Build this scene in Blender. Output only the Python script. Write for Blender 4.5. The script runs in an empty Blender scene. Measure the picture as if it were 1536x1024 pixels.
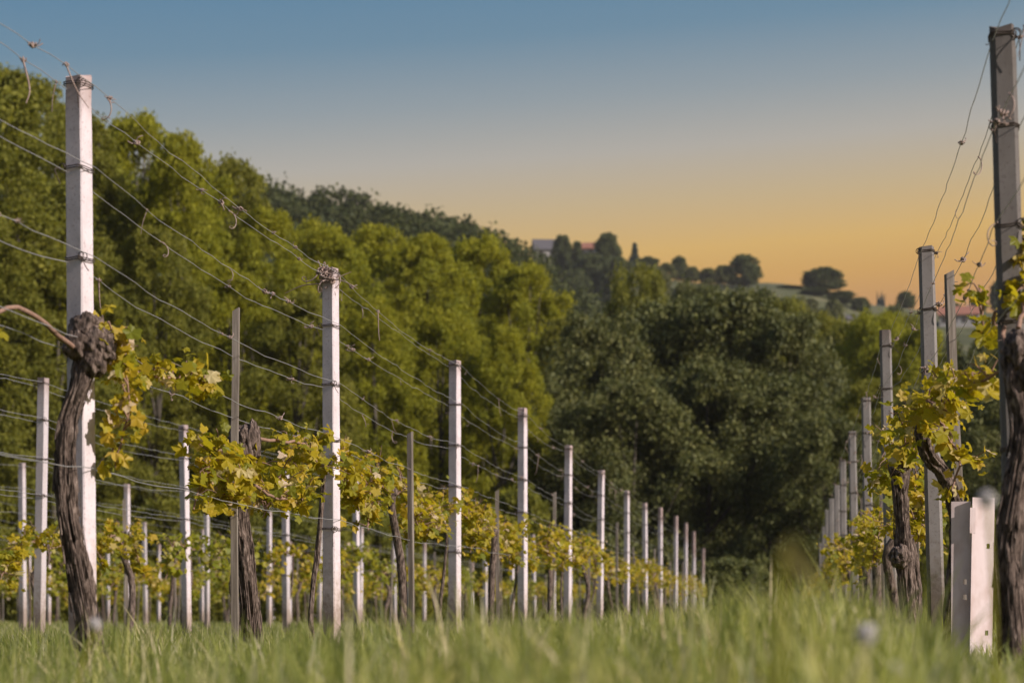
import bpy, math, random
import numpy as np
from mathutils import noise, Vector

R = math.radians
rng = np.random.default_rng(7)
random.seed(7)
S = bpy.context.scene
COL = S.collection

# ------------------------------------------------------------------ camera
F = 3627.0            # focal length in pixels of the 1536 px wide photograph (85 mm)
HY = 918.0            # horizon line in the photograph
CZ = 0.28             # camera height
TH = math.atan(409 / F)
CT, ST = math.cos(TH), math.sin(TH)
cam = bpy.data.cameras.new('camera')
camo = bpy.data.objects.new('camera', cam); COL.objects.link(camo)
camo.location = (0, 0, CZ)
camo.rotation_euler = (R(90), 0, TH)
cam.sensor_width = 36.0
cam.lens = 36.0 * F / 1536
cam.shift_y = (HY - 512) / 1536
cam.clip_start = 0.05
cam.clip_end = 6000
cam.dof.use_dof = True
cam.dof.focus_distance = 11.0
cam.dof.aperture_fstop = 4.8
S.camera = camo

# ------------------------------------------------------------------ light
SUN_DIR = Vector((0.83, -0.33, 0.48)).normalized()      # towards the sun
sel = math.asin(SUN_DIR.z)
saz = math.atan2(SUN_DIR.x, SUN_DIR.y)
sl = bpy.data.lights.new('sun', 'SUN')
sl.energy = 5.0; sl.angle = R(0.6); sl.color = (1.0, 0.90, 0.80)
so = bpy.data.objects.new('sun', sl); COL.objects.link(so)
so.rotation_euler = SUN_DIR.to_track_quat('Z', 'Y').to_euler()

W = bpy.data.worlds.new("World"); S.world = W; W.use_nodes = True
nt = W.node_tree; nt.nodes.clear()
def wn(t): return nt.nodes.new(t)
out = wn('ShaderNodeOutputWorld'); bg = wn('ShaderNodeBackground')
sky = wn('ShaderNodeTexSky'); sky.sky_type = 'NISHITA'; sky.sun_disc = False
sky.sun_elevation = sel; sky.sun_rotation = saz
sky.air_density = 1.0; sky.dust_density = 1.5
tc = wn('ShaderNodeTexCoord'); sep = wn('ShaderNodeSeparateXYZ')
nt.links.new(tc.outputs['Generated'], sep.inputs[0])
dot = wn('ShaderNodeVectorMath'); dot.operation = 'DOT_PRODUCT'
dot.inputs[1].default_value = (CT, ST, 0)
nt.links.new(tc.outputs['Generated'], dot.inputs[0])
m1 = wn('ShaderNodeMath'); m1.operation = 'MULTIPLY_ADD'
nt.links.new(dot.outputs['Value'], m1.inputs[0]); m1.inputs[1].default_value = -0.062
nt.links.new(sep.outputs['Z'], m1.inputs[2])
mr = wn('ShaderNodeMapRange'); mr.inputs['From Min'].default_value = 0.0; mr.inputs['From Max'].default_value = 0.4
nt.links.new(m1.outputs[0], mr.inputs['Value'])
cr = wn('ShaderNodeValToRGB')
stops = [(0.06, (.40, .24, .14)), (.116, (.50, .26, .10)), (.130, (.57, .32, .095)), (.144, (.61, .385, .125)), (.164, (.50, .385, .225)),
         (.184, (.40, .375, .335)), (.206, (.26, .305, .335)), (.232, (.135, .235, .325)), (.27, (.075, .195, .325))]
el = cr.color_ramp.elements
while len(el) > 1: el.remove(el[-1])
el[0].position = stops[0][0] / .4; el[0].color = (*stops[0][1], 1)
for p, c in stops[1:]:
    e = el.new(p / .4); e.color = (*c, 1)
nt.links.new(mr.outputs[0], cr.inputs[0])
sc = wn('ShaderNodeMixRGB'); sc.blend_type = 'MULTIPLY'; sc.inputs[0].default_value = 1
nt.links.new(sky.outputs[0], sc.inputs[1]); sc.inputs[2].default_value = (.115, .11, .112, 1)
mf = wn('ShaderNodeMapRange'); mf.interpolation_type = 'SMOOTHSTEP'
mf.inputs['From Min'].default_value = .26; mf.inputs['From Max'].default_value = .5
nt.links.new(sep.outputs['Z'], mf.inputs['Value'])
mx = wn('ShaderNodeMixRGB')
nt.links.new(mf.outputs[0], mx.inputs[0]); nt.links.new(cr.outputs[0], mx.inputs[1]); nt.links.new(sc.outputs[0], mx.inputs[2])
nt.links.new(mx.outputs[0], bg.inputs[0]); bg.inputs[1].default_value = 1.0
nt.links.new(bg.outputs[0], out.inputs[0])

S.view_settings.view_transform = 'Standard'; S.view_settings.look = 'None'
S.view_settings.exposure = 0.12; S.view_settings.gamma = 1.0; S.view_settings.use_curve_mapping = False
S.render.engine = 'CYCLES'
S.cycles.use_denoising = True
S.cycles.max_bounces = 6; S.cycles.diffuse_bounces = 3; S.cycles.transmission_bounces = 4
S.cycles.caustics_reflective = False; S.cycles.caustics_refractive = False
S.cycles.sample_clamp_indirect = 4

# ------------------------------------------------------------------ helpers
def P(px, py, D):
    """point seen at photo pixel (px,py) at depth D along the view axis"""
    r = (px - 768) / F * D
    return np.array([r * CT - D * ST, r * ST + D * CT, CZ + (HY - py) / F * D])
def Yof(px, X):
    t = (px - 768) / F
    return -X * (CT + t * ST) / (ST - t * CT)
def Dof(x, y): return -x * ST + y * CT
def sstep(a, b, v):
    t = np.clip((v - a) / (b - a), 0, 1); return t * t * (3 - 2 * t)
def ground_z(x, y):
    x = np.asarray(x, float); y = np.asarray(y, float)
    z = 0.10 * sstep(-2.4, 0.3, x) * (1 - sstep(60, 80, y))
    z = z + 0.015 * np.sin(x * 1.7 + y * .6) + 0.02 * np.sin(x * .5 - y * .31 + 1)
    z = z - 2.6 * sstep(52, 95, y)
    return z
class MB:
    def __init__(s): s.v = []; s.f = {}; s.n = 0
    def add(s, v, f):
        v = np.asarray(v, float).reshape(-1, 3); f = np.asarray(f, int)
        s.f.setdefault(f.shape[1], []).append(f + s.n); s.v.append(v); s.n += len(v)
    def mesh(s, name, mat, smooth=False):
        me = bpy.data.meshes.new(name)
        v = np.concatenate(s.v).astype(np.float32)
        me.vertices.add(len(v)); me.vertices.foreach_set('co', v.ravel())
        idx = []; st = []; o = 0
        for k, fs in s.f.items():
            a = np.concatenate(fs); idx.append(a.ravel())
            st.append(o + np.arange(len(a)) * k); o += a.size
        idx = np.concatenate(idx).astype(np.int32); st = np.concatenate(st).astype(np.int32)
        me.loops.add(len(idx)); me.loops.foreach_set('vertex_index', idx)
        me.polygons.add(len(st)); me.polygons.foreach_set('loop_start', st)
        me.polygons.foreach_set('use_smooth', np.full(len(st), bool(smooth)))
        me.update(calc_edges=True); me.validate()
        for m in (mat if isinstance(mat, (list, tuple)) else [mat]): me.materials.append(m)
        return me
    def build(s, name, mat, parent=None, smooth=False):
        o = bpy.data.objects.new(name, s.mesh(name, mat, smooth)); COL.objects.link(o)
        if parent: o.parent = parent
        return o
def tag(o, label=None, cat=None, group=None, kind=None):
    if label: o['label'] = label
    if cat: o['category'] = cat
    if group: o['group'] = group
    if kind: o['kind'] = kind
    return o
def empty(name, loc, label, cat, group=None):
    o = bpy.data.objects.new(name, None); COL.objects.link(o); o.location = loc
    o.empty_display_size = .1
    return tag(o, label, cat, group)
def copy_tree(o, parent=None):
    c = o.copy(); COL.objects.link(c)
    if parent is not None: c.parent = parent
    for ch in list(o.children): copy_tree(ch, c)
    return c
def nz(p, f=1.0): return noise.noise(Vector(p) * f)

def spline(pts, n):
    pts = np.asarray(pts, float); k = len(pts)
    if k == 2: t = np.linspace(0, 1, n)[:, None]; return pts[0] * (1 - t) + pts[1] * t
    out = []
    ext = np.vstack([2 * pts[0] - pts[1], pts, 2 * pts[-1] - pts[-2]])
    for u in np.linspace(0, k - 1 - 1e-9, n):
        i = int(u); t = u - i
        a, b, c, d = ext[i:i + 4]
        out.append(.5 * (2 * b + (c - a) * t + (2 * a - 5 * b + 4 * c - d) * t * t + (3 * b - a - 3 * c + d) * t ** 3))
    return np.array(out)
def tube(mb, path, rad, seg=6, cap=True, rough=0.0, seed=0, ridges=0):
    path = np.asarray(path, float); n = len(path)
    rad = np.broadcast_to(np.asarray(rad, float), (n,))
    tan = np.gradient(path, axis=0); tan /= np.linalg.norm(tan, axis=1)[:, None] + 1e-12
    ref = np.array([1., 0, 0]) if abs(tan[0][0]) < .8 else np.array([0, 1., 0])
    us = np.zeros((n, 3)); u = ref - tan[0] * ref.dot(tan[0]); u /= np.linalg.norm(u)
    for i in range(n):
        u = u - tan[i] * u.dot(tan[i]); u /= np.linalg.norm(u) + 1e-12; us[i] = u
    vs = np.cross(tan, us)
    a = np.linspace(0, 2 * np.pi, seg, endpoint=False)
    r = np.repeat(rad[:, None], seg, 1)
    if rough:
        for i in range(n):
            l = i * .5
            for j in range(seg):
                ca, sa = math.cos(a[j]), math.sin(a[j])
                q = noise.noise(Vector((ca * 1.3 + seed, sa * 1.3, l * .25))) * .9
                q2 = (.35 - abs(noise.noise(Vector((ca * 3.6 + seed, sa * 3.6, l * .10 + 9)))) * 2.2) * ridges
                q3 = (.25 - abs(noise.noise(Vector((ca * 8 + seed, sa * 8, l * .28 + 4)))) * 1.8) * ridges * .7
                r[i, j] *= 1 + rough * (q + q2 + q3)
    v = path[:, None] + r[..., None] * (np.cos(a)[None, :, None] * us[:, None] + np.sin(a)[None, :, None] * vs[:, None])
    i = np.arange(n - 1)[:, None] * seg; j = np.arange(seg)[None]; j2 = (j + 1) % seg
    f = np.stack([i + j, i + j2, i + seg + j2, i + seg + j], -1).reshape(-1, 4)
    base = mb.n
    mb.add(v, f)
    if cap:
        for e, c in ((0, path[0]), (n - 1, path[-1])):
            rim = v[e]; mb.add(np.vstack([rim, c]), [[(k + 1) % seg, k, seg] if e == 0 else [k, (k + 1) % seg, seg] for k in range(seg)])
def box(mb, c, s, rot=None):
    c = np.asarray(c, float); h = np.asarray(s, float) / 2
    v = np.array([[x, y, z] for x in (-1, 1) for y in (-1, 1) for z in (-1, 1)]) * h
    if rot is not None: v = v @ np.asarray(rot).T
    mb.add(v + c, [[0, 1, 3, 2], [4, 6, 7, 5], [0, 4, 5, 1], [2, 3, 7, 6], [0, 2, 6, 4], [1, 5, 7, 3]])
def lump(mb, c, r, seed=0, amp=.3, f=2.2, n=14):
    c = np.asarray(c, float); r = np.broadcast_to(np.asarray(r, float), (3,))
    V = []; 
    for i in range(n + 1):
        for j in range(n * 2):
            th = math.pi * i / n; ph = math.pi * j / n
            d = np.array([math.sin(th) * math.cos(ph), math.sin(th) * math.sin(ph), math.cos(th)])
            q = 1 + amp * noise.noise(Vector(d * f) + Vector((seed, 0, 0))) + amp * .5 * noise.noise(Vector(d * f * 3) + Vector((seed, 5, 0)))
            V.append(c + d * r * q)
    m = n * 2
    Fc = [[i * m + j, (i + 1) * m + j, (i + 1) * m + (j + 1) % m, i * m + (j + 1) % m] for i in range(n) for j in range(m)]
    mb.add(V, Fc)
def frames(d, nrm):
    """rotation matrices with local y along d and local z near nrm"""
    d = d / (np.linalg.norm(d, axis=1)[:, None] + 1e-9)
    z = nrm - d * np.sum(nrm * d, 1)[:, None]; z /= np.linalg.norm(z, axis=1)[:, None] + 1e-9
    x = np.cross(d, z)
    return np.stack([x, d, z], -1)
def scatter(mb, tv, tf, pos, Rm, sc):
    """copy template leaf to each position"""
    sc = np.asarray(sc, float)
    if sc.ndim == 1: sc = sc[:, None]
    v = np.einsum('nij,nkj->nki', Rm, tv[None] * sc[:, None, :]) + pos[:, None]
    f = tf[None] + (np.arange(len(pos)) * len(tv))[:, None, None]
    mb.add(v.reshape(-1, 3), f.reshape(-1, tf.shape[1]))

# ------------------------------------------------------------------ materials
def mat(name, build):
    m = bpy.data.materials.new(name); m.use_nodes = True
    t = m.node_tree; t.nodes.clear()
    build(t, t.nodes.new, t.links.new, t.nodes.new('ShaderNodeOutputMaterial'))
    return m
def ramp(t, stops, src):
    c = t.nodes.new('ShaderNodeValToRGB'); e = c.color_ramp.elements
    while len(e) > 1: e.remove(e[-1])
    e[0].position = stops[0][0]; e[0].color = (*stops[0][1], 1)
    for p, q in stops[1:]:
        k = e.new(p); k.color = (*q, 1)
    t.links.new(src, c.inputs[0]); return c.outputs[0]
def texn(t, scale, detail=4, sx=(1, 1, 1), coord='Object', rough=.6):
    c = t.nodes.new('ShaderNodeTexCoord'); mp = t.nodes.new('ShaderNodeMapping'); mp.inputs['Scale'].default_value = sx
    n = t.nodes.new('ShaderNodeTexNoise'); n.inputs['Scale'].default_value = scale; n.inputs['Detail'].default_value = detail
    n.inputs['Roughness'].default_value = rough
    t.links.new(c.outputs[coord], mp.inputs[0]); t.links.new(mp.outputs[0], n.inputs['Vector']); return n.outputs['Fac']
def mixc(t, a, b, f, mode='MIX'):
    m = t.nodes.new('ShaderNodeMixRGB'); m.blend_type = mode
    for i, q in ((0, f), (1, a), (2, b)):
        if hasattr(q, 'is_output') or hasattr(q, 'links'): t.links.new(q, m.inputs[i])
        elif isinstance(q, tuple): m.inputs[i].default_value = (*q, 1)
        else: m.inputs[i].default_value = q
    return m.outputs[0]
def solid(name, stops, scale=8, sx=(1, 1, 1), rough=.85, bump=.3, bdist=.003, metallic=0, extra=None, coord='Object', spec=.3):
    def b(t, N, L, o):
        p = N('ShaderNodeBsdfPrincipled'); n = texn(t, scale, 6, sx, coord)
        c = ramp(t, stops, n)
        if extra: c = extra(t, c)
        L(c, p.inputs['Base Color']); p.inputs['Roughness'].default_value = rough; p.inputs['Metallic'].default_value = metallic
        p.inputs['Specular IOR Level'].default_value = spec
        bm = N('ShaderNodeBump'); bm.inputs['Strength'].default_value = bump; bm.inputs['Distance'].default_value = bdist
        L(n, bm.inputs['Height']); L(bm.outputs[0], p.inputs['Normal']); L(p.outputs[0], o.inputs[0])
    return mat(name, b)
def foliage(name, stops, trans=(.2, .25, .03), tf=.35, rough=.6, spec=.25, nscale=None, nstops=None):
    def b(t, N, L, o):
        g = N('ShaderNodeNewGeometry'); c = ramp(t, stops, g.outputs['Random Per Island'])
        if nscale:
            n = texn(t, nscale, 3)
            c = mixc(t, c, ramp(t, nstops, n), 1.0, 'MULTIPLY')
        p = N('ShaderNodeBsdfPrincipled'); L(c, p.inputs['Base Color']); p.inputs['Roughness'].default_value = rough
        p.inputs['Specular IOR Level'].default_value = spec
        tr = N('ShaderNodeBsdfTranslucent'); L(mixc(t, c, trans, .5), tr.inputs[0])
        mx = N('ShaderNodeMixShader'); mx.inputs[0].default_value = tf
        L(p.outputs[0], mx.inputs[1]); L(tr.outputs[0], mx.inputs[2]); L(mx.outputs[0], o.inputs[0])
    return mat(name, b)

def conc_extra(t, c):
    n = texn(t, 90, 3)
    c = mixc(t, c, ramp(t, [(.0, (.35, .3, .28)), (.36, (.75, .7, .7)), (.42, (1, 1, 1)), (1, (1, 1, 1))], n), .8, 'MULTIPLY')
    tcn = t.nodes.new('ShaderNodeTexCoord'); sp = t.nodes.new('ShaderNodeSeparateXYZ'); t.links.new(tcn.outputs['Object'], sp.inputs[0])
    n2 = texn(t, 14, 4, (1, 1, .5))
    ad = t.nodes.new('ShaderNodeMath'); ad.operation = 'MULTIPLY_ADD'; t.links.new(n2, ad.inputs[0]); ad.inputs[1].default_value = .25
    t.links.new(sp.outputs['Z'], ad.inputs[2])
    s1 = t.nodes.new('ShaderNodeMath'); s1.operation = 'MULTIPLY_ADD'; n3 = texn(t, 30, 4); t.links.new(n3, s1.inputs[0]); s1.inputs[1].default_value = -.5
    t.links.new(sp.outputs['Z'], s1.inputs[2])
    c = mixc(t, c, ramp(t, [(0, (.50, .42, .33)), (.12, (.80, .75, .68)), (.3, (1, 1, 1))], s1.outputs[0]), .9, 'MULTIPLY')
    n4 = texn(t, 5, 5, (1, 1, .35)); c = mixc(t, c, ramp(t, [(.46, (1, 1, 1)), (.66, (.86, .83, .80)), (.8, (.70, .66, .62))], n4), .9, 'MULTIPLY')
    # lichen and weather staining round the cast top
    return mixc(t, c, ramp(t, [(0, (1, 1, 1)), (.60, (1, 1, 1)), (.68, (.62, .52, .47)), (1, (.5, .42, .38))], scale_out(t, ad.outputs[0], 1 / 3.2)), 1.0, 'MULTIPLY')
def scale_out(t, s, k):
    m = t.nodes.new('ShaderNodeMath'); m.operation = 'MULTIPLY'; t.links.new(s, m.inputs[0]); m.inputs[1].default_value = k
    return m.outputs[0]
CONC = [solid('concrete_a', [(0, (.38, .335, .35)), (.5, (.62, .55, .59)), (1, (.74, .66, .72))], 9, bump=.5, extra=conc_extra),
        solid('concrete_b', [(0, (.32, .29, .30)), (.5, (.50, .45, .48)), (1, (.62, .57, .61))], 7, (1, 1, .4), bump=.5, extra=conc_extra)]
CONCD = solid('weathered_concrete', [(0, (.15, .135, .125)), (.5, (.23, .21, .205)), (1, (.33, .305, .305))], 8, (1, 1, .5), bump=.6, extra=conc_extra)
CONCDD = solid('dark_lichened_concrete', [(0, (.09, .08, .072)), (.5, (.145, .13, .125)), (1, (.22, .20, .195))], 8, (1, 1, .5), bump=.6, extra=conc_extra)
WOOD = solid('weathered_wood', [(0, (.06, .047, .038)), (.42, (.14, .115, .095)), (.6, (.24, .205, .18)), (1, (.34, .30, .27))], 60, (1, 1, .06), bump=.8)
BARK = solid('vine_bark', [(.32, (.012, .008, .006)), (.45, (.075, .052, .042)), (.6, (.19, .14, .118)), (.8, (.38, .31, .27))], 80, (1, 1, .3), bump=1.0, bdist=.01)
TBARK = solid('tree_bark', [(0, (.03, .025, .02)), (.5, (.09, .075, .06)), (1, (.17, .15, .13))], 6, (1, 1, .2), bump=.8, bdist=.05)
CANE = solid('cane_bark', [(0, (.10, .055, .04)), (.5, (.25, .15, .11)), (1, (.38, .27, .21))], 60, (1, 1, 1), bump=.3)
WIRE = solid('galvanised_wire', [(0, (.25, .24, .25)), (.5, (.42, .41, .42)), (1, (.55, .54, .56))], 30, rough=.5, bump=.1, metallic=.45, spec=.5)
TIE = solid('rusty_tie_wire', [(0, (.03, .025, .02)), (.6, (.09, .065, .055)), (1, (.2, .14, .11))], 40, rough=.7, bump=.2)
TENDRIL = solid('dry_tendril', [(0, (.16, .10, .08)), (.6, (.34, .25, .22)), (1, (.5, .42, .38))], 40, rough=.8, bump=.2)
VLEAF = foliage('vine_leaf', [(0, (.15, .175, .014)), (.35, (.30, .265, .014)), (.65, (.44, .335, .016)), (.86, (.50, .33, .03)), (.94, (.62, .52, .24)), (1, (.68, .52, .42))],
                (.68, .55, .015), .5, .5, .35)
VLEAF2 = foliage('vine_leaf_green', [(0, (.15, .18, .014)), (.5, (.27, .27, .02)), (.85, (.4, .34, .03)), (1, (.52, .47, .25))], (.52, .47, .015), .5, .5, .35)
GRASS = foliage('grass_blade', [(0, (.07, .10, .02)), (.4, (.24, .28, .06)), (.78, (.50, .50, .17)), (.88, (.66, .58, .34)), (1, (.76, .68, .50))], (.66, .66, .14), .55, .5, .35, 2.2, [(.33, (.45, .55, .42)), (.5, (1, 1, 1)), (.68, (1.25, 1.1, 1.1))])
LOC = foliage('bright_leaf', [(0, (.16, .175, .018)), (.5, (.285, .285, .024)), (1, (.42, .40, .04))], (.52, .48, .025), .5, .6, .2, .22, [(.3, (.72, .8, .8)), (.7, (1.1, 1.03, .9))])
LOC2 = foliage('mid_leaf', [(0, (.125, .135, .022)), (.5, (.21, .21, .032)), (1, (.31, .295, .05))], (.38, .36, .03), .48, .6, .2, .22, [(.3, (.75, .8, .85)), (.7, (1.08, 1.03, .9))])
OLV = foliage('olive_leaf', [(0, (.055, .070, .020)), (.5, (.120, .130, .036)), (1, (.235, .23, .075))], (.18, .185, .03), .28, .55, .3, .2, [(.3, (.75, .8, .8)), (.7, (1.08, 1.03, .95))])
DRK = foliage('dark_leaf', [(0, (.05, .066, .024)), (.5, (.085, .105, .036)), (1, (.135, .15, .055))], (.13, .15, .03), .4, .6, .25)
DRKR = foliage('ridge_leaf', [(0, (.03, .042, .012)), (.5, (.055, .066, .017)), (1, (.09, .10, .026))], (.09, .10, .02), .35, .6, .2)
CON = foliage('conifer_needle', [(0, (.02, .035, .028)), (.5, (.035, .055, .045)), (1, (.055, .08, .06))], (.03, .05, .03), .1, .6, .2)

# ------------------------------------------------------------------ ground and hills
def gextra(t, c):
    n = texn(t, .6, 3)
    return mixc(t, c, ramp(t, [(.35, (.8, .8, .8)), (.65, (1.1, 1.1, 1))], n), 1.0, 'MULTIPLY')
GROUND = solid('soil_and_turf', [(0, (.05, .05, .02)), (.45, (.09, .11, .035)), (1, (.16, .17, .06))], 4, rough=.95, bump=.6, bdist=.03, extra=gextra)
def polar(radii, angs, zf):
    rr, aa = np.meshgrid(radii, angs, indexing='ij')
    x = rr * np.sin(aa); y = rr * np.cos(aa)
    z = zf(x, y, aa, rr)
    n, m = rr.shape
    i = np.arange(n - 1)[:, None] * m; j = np.arange(m - 1)[None]
    f = np.stack([i + j, i + m + j, i + m + j + 1, i + j + 1], -1).reshape(-1, 4)
    return np.stack([x, y, z], -1), f
radii = np.concatenate([[0.02], np.geomspace(.4, 5000, 150)])
angs = np.concatenate([np.linspace(-math.pi, -.5, 40, endpoint=False), np.linspace(-.5, .4, 90, endpoint=False), np.linspace(.4, math.pi, 40)])
mb = MB(); v, f = polar(radii, angs, lambda x, y, a, r: ground_z(x, y)); mb.add(v, f)
tag(mb.build('ground', GROUND, smooth=True), 'grassy vineyard ground running to the woods', kind='structure')

def angpx(a):                 # azimuth (from +Y, clockwise) -> photo column
    t = np.tan(a + TH); return 768 + F * t
def ridge_fn(pts, Dr, front, back):
    xs, ys = zip(*pts)
    def zf(x, y, a, r):
        px = angpx(a); top = np.interp(px, xs, ys)
        h = (HY - top) / F * Dr + CZ + 3.0
        w = np.where(r < Dr, sstep(Dr - front, Dr, r), 1 - .9 * sstep(Dr, Dr + back, r))
        zz = -3.5 + h * w
        return zz + w * 1.0 * np.sin(x * .03 + y * .021)
    return zf
ridge1 = ridge_fn([(-900, 240), (-200, 320), (300, 328), (390, 333), (440, 338), (500, 352), (620, 378), (700, 392), (750, 420), (800, 462), (860, 500), (950, 600), (1050, 760), (1200, 930)], 400, 230, 260)
ridge2 = ridge_fn([(100, 700), (500, 420), (700, 392), (800, 392), (860, 400), (900, 405), (960, 418), (1040, 432), (1100, 436), (1160, 436), (1230, 448), (1290, 472), (1400, 486), (1536, 492), (1900, 520), (2600, 700)], 640, 330, 400)
HILLM = solid('hill_meadow', [(.3, (.05, .055, .02)), (.5, (.085, .09, .038)), (.7, (.15, .13, .07))], .12, rough=.95, bump=0, bdist=.1)
WOODM = solid('wooded_hill_floor', [(0, (.02, .028, .012)), (1, (.04, .05, .02))], .05, rough=.95, bump=0)
def hill(name, zf, Ds, a0, a1, n, mt, label):
    mb = MB(); v, f = polar(np.linspace(*Ds), np.linspace(a0, a1, n), zf); mb.add(v, f)
    return tag(mb.build(name, mt, smooth=True), label, kind='structure')
hill('hill', ridge1, (165, 660, 60), -.75, .03, 130, WOODM, 'dark wooded ridge behind the bright trees')
hill('hill', ridge2, (305, 1040, 60), -.4, .5, 150, HILLM, 'far meadow hill with houses')
def hz(px, D, zf):
    p = P(px, HY, D); x, y = p[0], p[1]
    return np.array([x, y, float(zf(x, y, math.atan2(x, y), math.hypot(x, y)))])

# ------------------------------------------------------------------ foliage clumps
T4 = np.array([[0, -.5, 0], [.32, 0, .10], [0, .5, 0], [-.32, 0, .10]]); T4F = np.array([[0, 1, 2], [0, 2, 3]])
def unit(n, r):
    v = r.normal(size=(n, 3)); return v / np.linalg.norm(v, axis=1)[:, None]
def clump_leaves(mb, cs, cr, per, size, r, flat=.8):
    n = len(cs) * per
    c = np.repeat(cs, per, 0); rad = np.repeat(cr, per)
    d = unit(n, r); d[:, 2] = np.where(r.random(n) < .35, np.abs(d[:, 2]), d[:, 2])
    s = r.uniform(.45, 1.0, n) ** .6 * (1 + .24 * np.clip(r.normal(size=n), -1.5, 2.6))
    pos = c + d * (rad * s)[:, None] * np.array([1, 1, flat])
    nr = d * .75 + 1.0 * unit(n, r) + np.array([.1, -.1, .25])
    dr = unit(n, r)
    scatter(mb, T4, T4F, pos, frames(dr, nr), r.uniform(size[0], size[1], n))
def tree_proto(seed, H=15., Wd=3.6, nc=320, per=210, size=(.09, .20), low=.08, peak=.5, cr=(.38, .85), shape='round'):
    r = np.random.default_rng(seed)
    u = r.random(nc) ** .85; z = low + (1 - low) * u
    if shape == 'round': prof = np.sqrt(np.clip(1 - ((u - peak) / np.where(u > peak, 1 - peak, peak + .35)) ** 2, .03, 1))
    elif shape == 'cone': prof = np.clip(1.02 - u, .05, 1)
    else: prof = np.sqrt(np.clip(1 - (np.abs(u - .45) / .58) ** 2.6, .02, 1))
    a = r.random(nc) * 2 * np.pi
    lob = np.array([1 + .42 * nz((math.cos(q) * 1.4 + seed, math.sin(q) * 1.4, w * 3.2)) for q, w in zip(a, u)])
    rad = Wd * prof * lob * r.uniform(.15, 1.0, nc) ** .42
    cs = np.stack([np.cos(a) * rad, np.sin(a) * rad, z * H], -1)
    crr = r.uniform(cr[0], cr[1], nc) * (1 - .35 * u)
    mb = MB(); clump_leaves(mb, cs, crr, per, size, r)
    crown = mb.mesh('crown', LOC)
    tb = MB()
    tr = spline([(0, 0, -1), (.1 * r.normal(), .1 * r.normal(), H * .3), (.25 * r.normal(), .25 * r.normal(), H * .6), (0, 0, H * .9)], 14)
    tube(tb, tr, np.linspace(.24, .05, 14), 8, rough=.2, seed=seed)
    for k in range(16):
        q = cs[r.integers(nc)]; s0 = tr[int(np.clip(q[2] / H * 13 - 3, 1, 11))]
        mid = (s0 + q) / 2 + np.array([0, 0, -.4])
        tube(tb, spline([s0, mid, q], 7), np.linspace(.09, .02, 7), 5, cap=False)
    trunk = tb.mesh('trunk', TBARK, True)
    return crown, trunk, H, Wd
PRO = [tree_proto(11), tree_proto(23, Wd=3.9, peak=.45), tree_proto(35, Wd=3.3, peak=.6), tree_proto(47, Wd=3.7, peak=.5, nc=340)]
BRD = [tree_proto(91, H=13, Wd=4.6, nc=135, per=420, size=(.10, .24), low=.03, cr=(.7, 1.5), shape='dome'), tree_proto(92, H=13, Wd=4.4, nc=135, per=420, size=(.10, .24), low=.03, cr=(.7, 1.5), shape='dome')]
SHR = [tree_proto(61, H=6, Wd=3.4, nc=150, per=110, size=(.14, .28), low=.02, peak=.4), tree_proto(62, H=6, Wd=3.0, nc=140, per=110, size=(.14, .28), low=.02, peak=.45)]
FAR = [tree_proto(71, H=12, Wd=5, nc=150, per=110, size=(.4, .8), low=.12, peak=.5, cr=(1.0, 1.9)), tree_proto(72, H=12, Wd=4.4, nc=140, per=110, size=(.4, .8), low=.08, peak=.5, cr=(1.0, 1.9))]
CNF = [tree_proto(81, H=12, Wd=3.6, nc=140, per=90, size=(.4, .9), low=.04, cr=(.6, 1.2), shape='cone')]
def tree(pro, px, top, halfw, D, material, label, name='tree', group=None, zf=None, cat='tree'):
    if zf is None:
        b = P(px, HY, D); b[2] = float(ground_z(b[0], b[1])) - .1
    else: b = hz(px, D, zf)
    topz = CZ + (HY - top) / F * D
    crown, trunk, H, Wd = pro
    root = empty(name, b, label, cat, group)
    sz = (topz - b[2]) / (H + .5); sx = halfw / F * D / (Wd + .45)
    for nm, me, mm in (('crown', crown, material), ('trunk', trunk, None)):
        o = bpy.data.objects.new(nm, me); COL.objects.link(o); o.parent = root
        if mm:
            o.material_slots[0].link = 'OBJECT'; o.material_slots[0].material = mm
    root.scale = (sx, sx, sz); root.rotation_euler.z = random.uniform(0, 6.28)
    return root
G1 = 'tall bright green trees at the wood edge'
BIG = [  # px, top, halfw, D, proto, material, label
    (-70, 60, 190, 78, 0, LOC2, 'tall tree at the far left edge, mostly outside the picture'),
    (25, 92, 130, 84, 1, LOC2, 'tallest olive green tree at the left edge behind the first post'),
    (110, 150, 110, 92, 2, LOC2, 'dull green tree directly behind the nearest tall concrete post'),
    (205, 158, 120, 96, 3, LOC, 'tall bright tree just right of the nearest concrete post'),
    (275, 190, 95, 90, 0, LOC, 'bright tree with shoulder sloping down, second right of nearest post'),
    (350, 226, 85, 104, 2, LOC2, 'darker pointed treetop standing left of the wooded ridge'),
    (400, 300, 95, 92, 1, LOC, 'bright tree just below the left end of the wooded ridge'),
    (480, 322, 105, 110, 3, LOC, 'yellow green tree above the second concrete post'),
    (560, 326, 105, 116, 0, LOC, 'yellow green tree right of the second concrete post top'),
    (640, 342, 105, 112, 1, LOC, 'yellow green tree between second and third concrete posts'),
    (722, 345, 95, 120, 2, LOC, 'yellow green tree with a peaked top under the dark ridge'),
    (790, 385, 85, 116, 3, LOC, 'bright tree below the hilltop house with grey roof'),
    (850, 470, 70, 112, 0, LOC2, 'bright tree left of the big dark green trees'),
]
for px, top, hw, D, k, m, lab in BIG: tree(PRO[k], px, top, hw * 1.3, D, m, lab, 'broadleaf_tree', G1)
G2 = 'lower trees in front of the wood edge'
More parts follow.
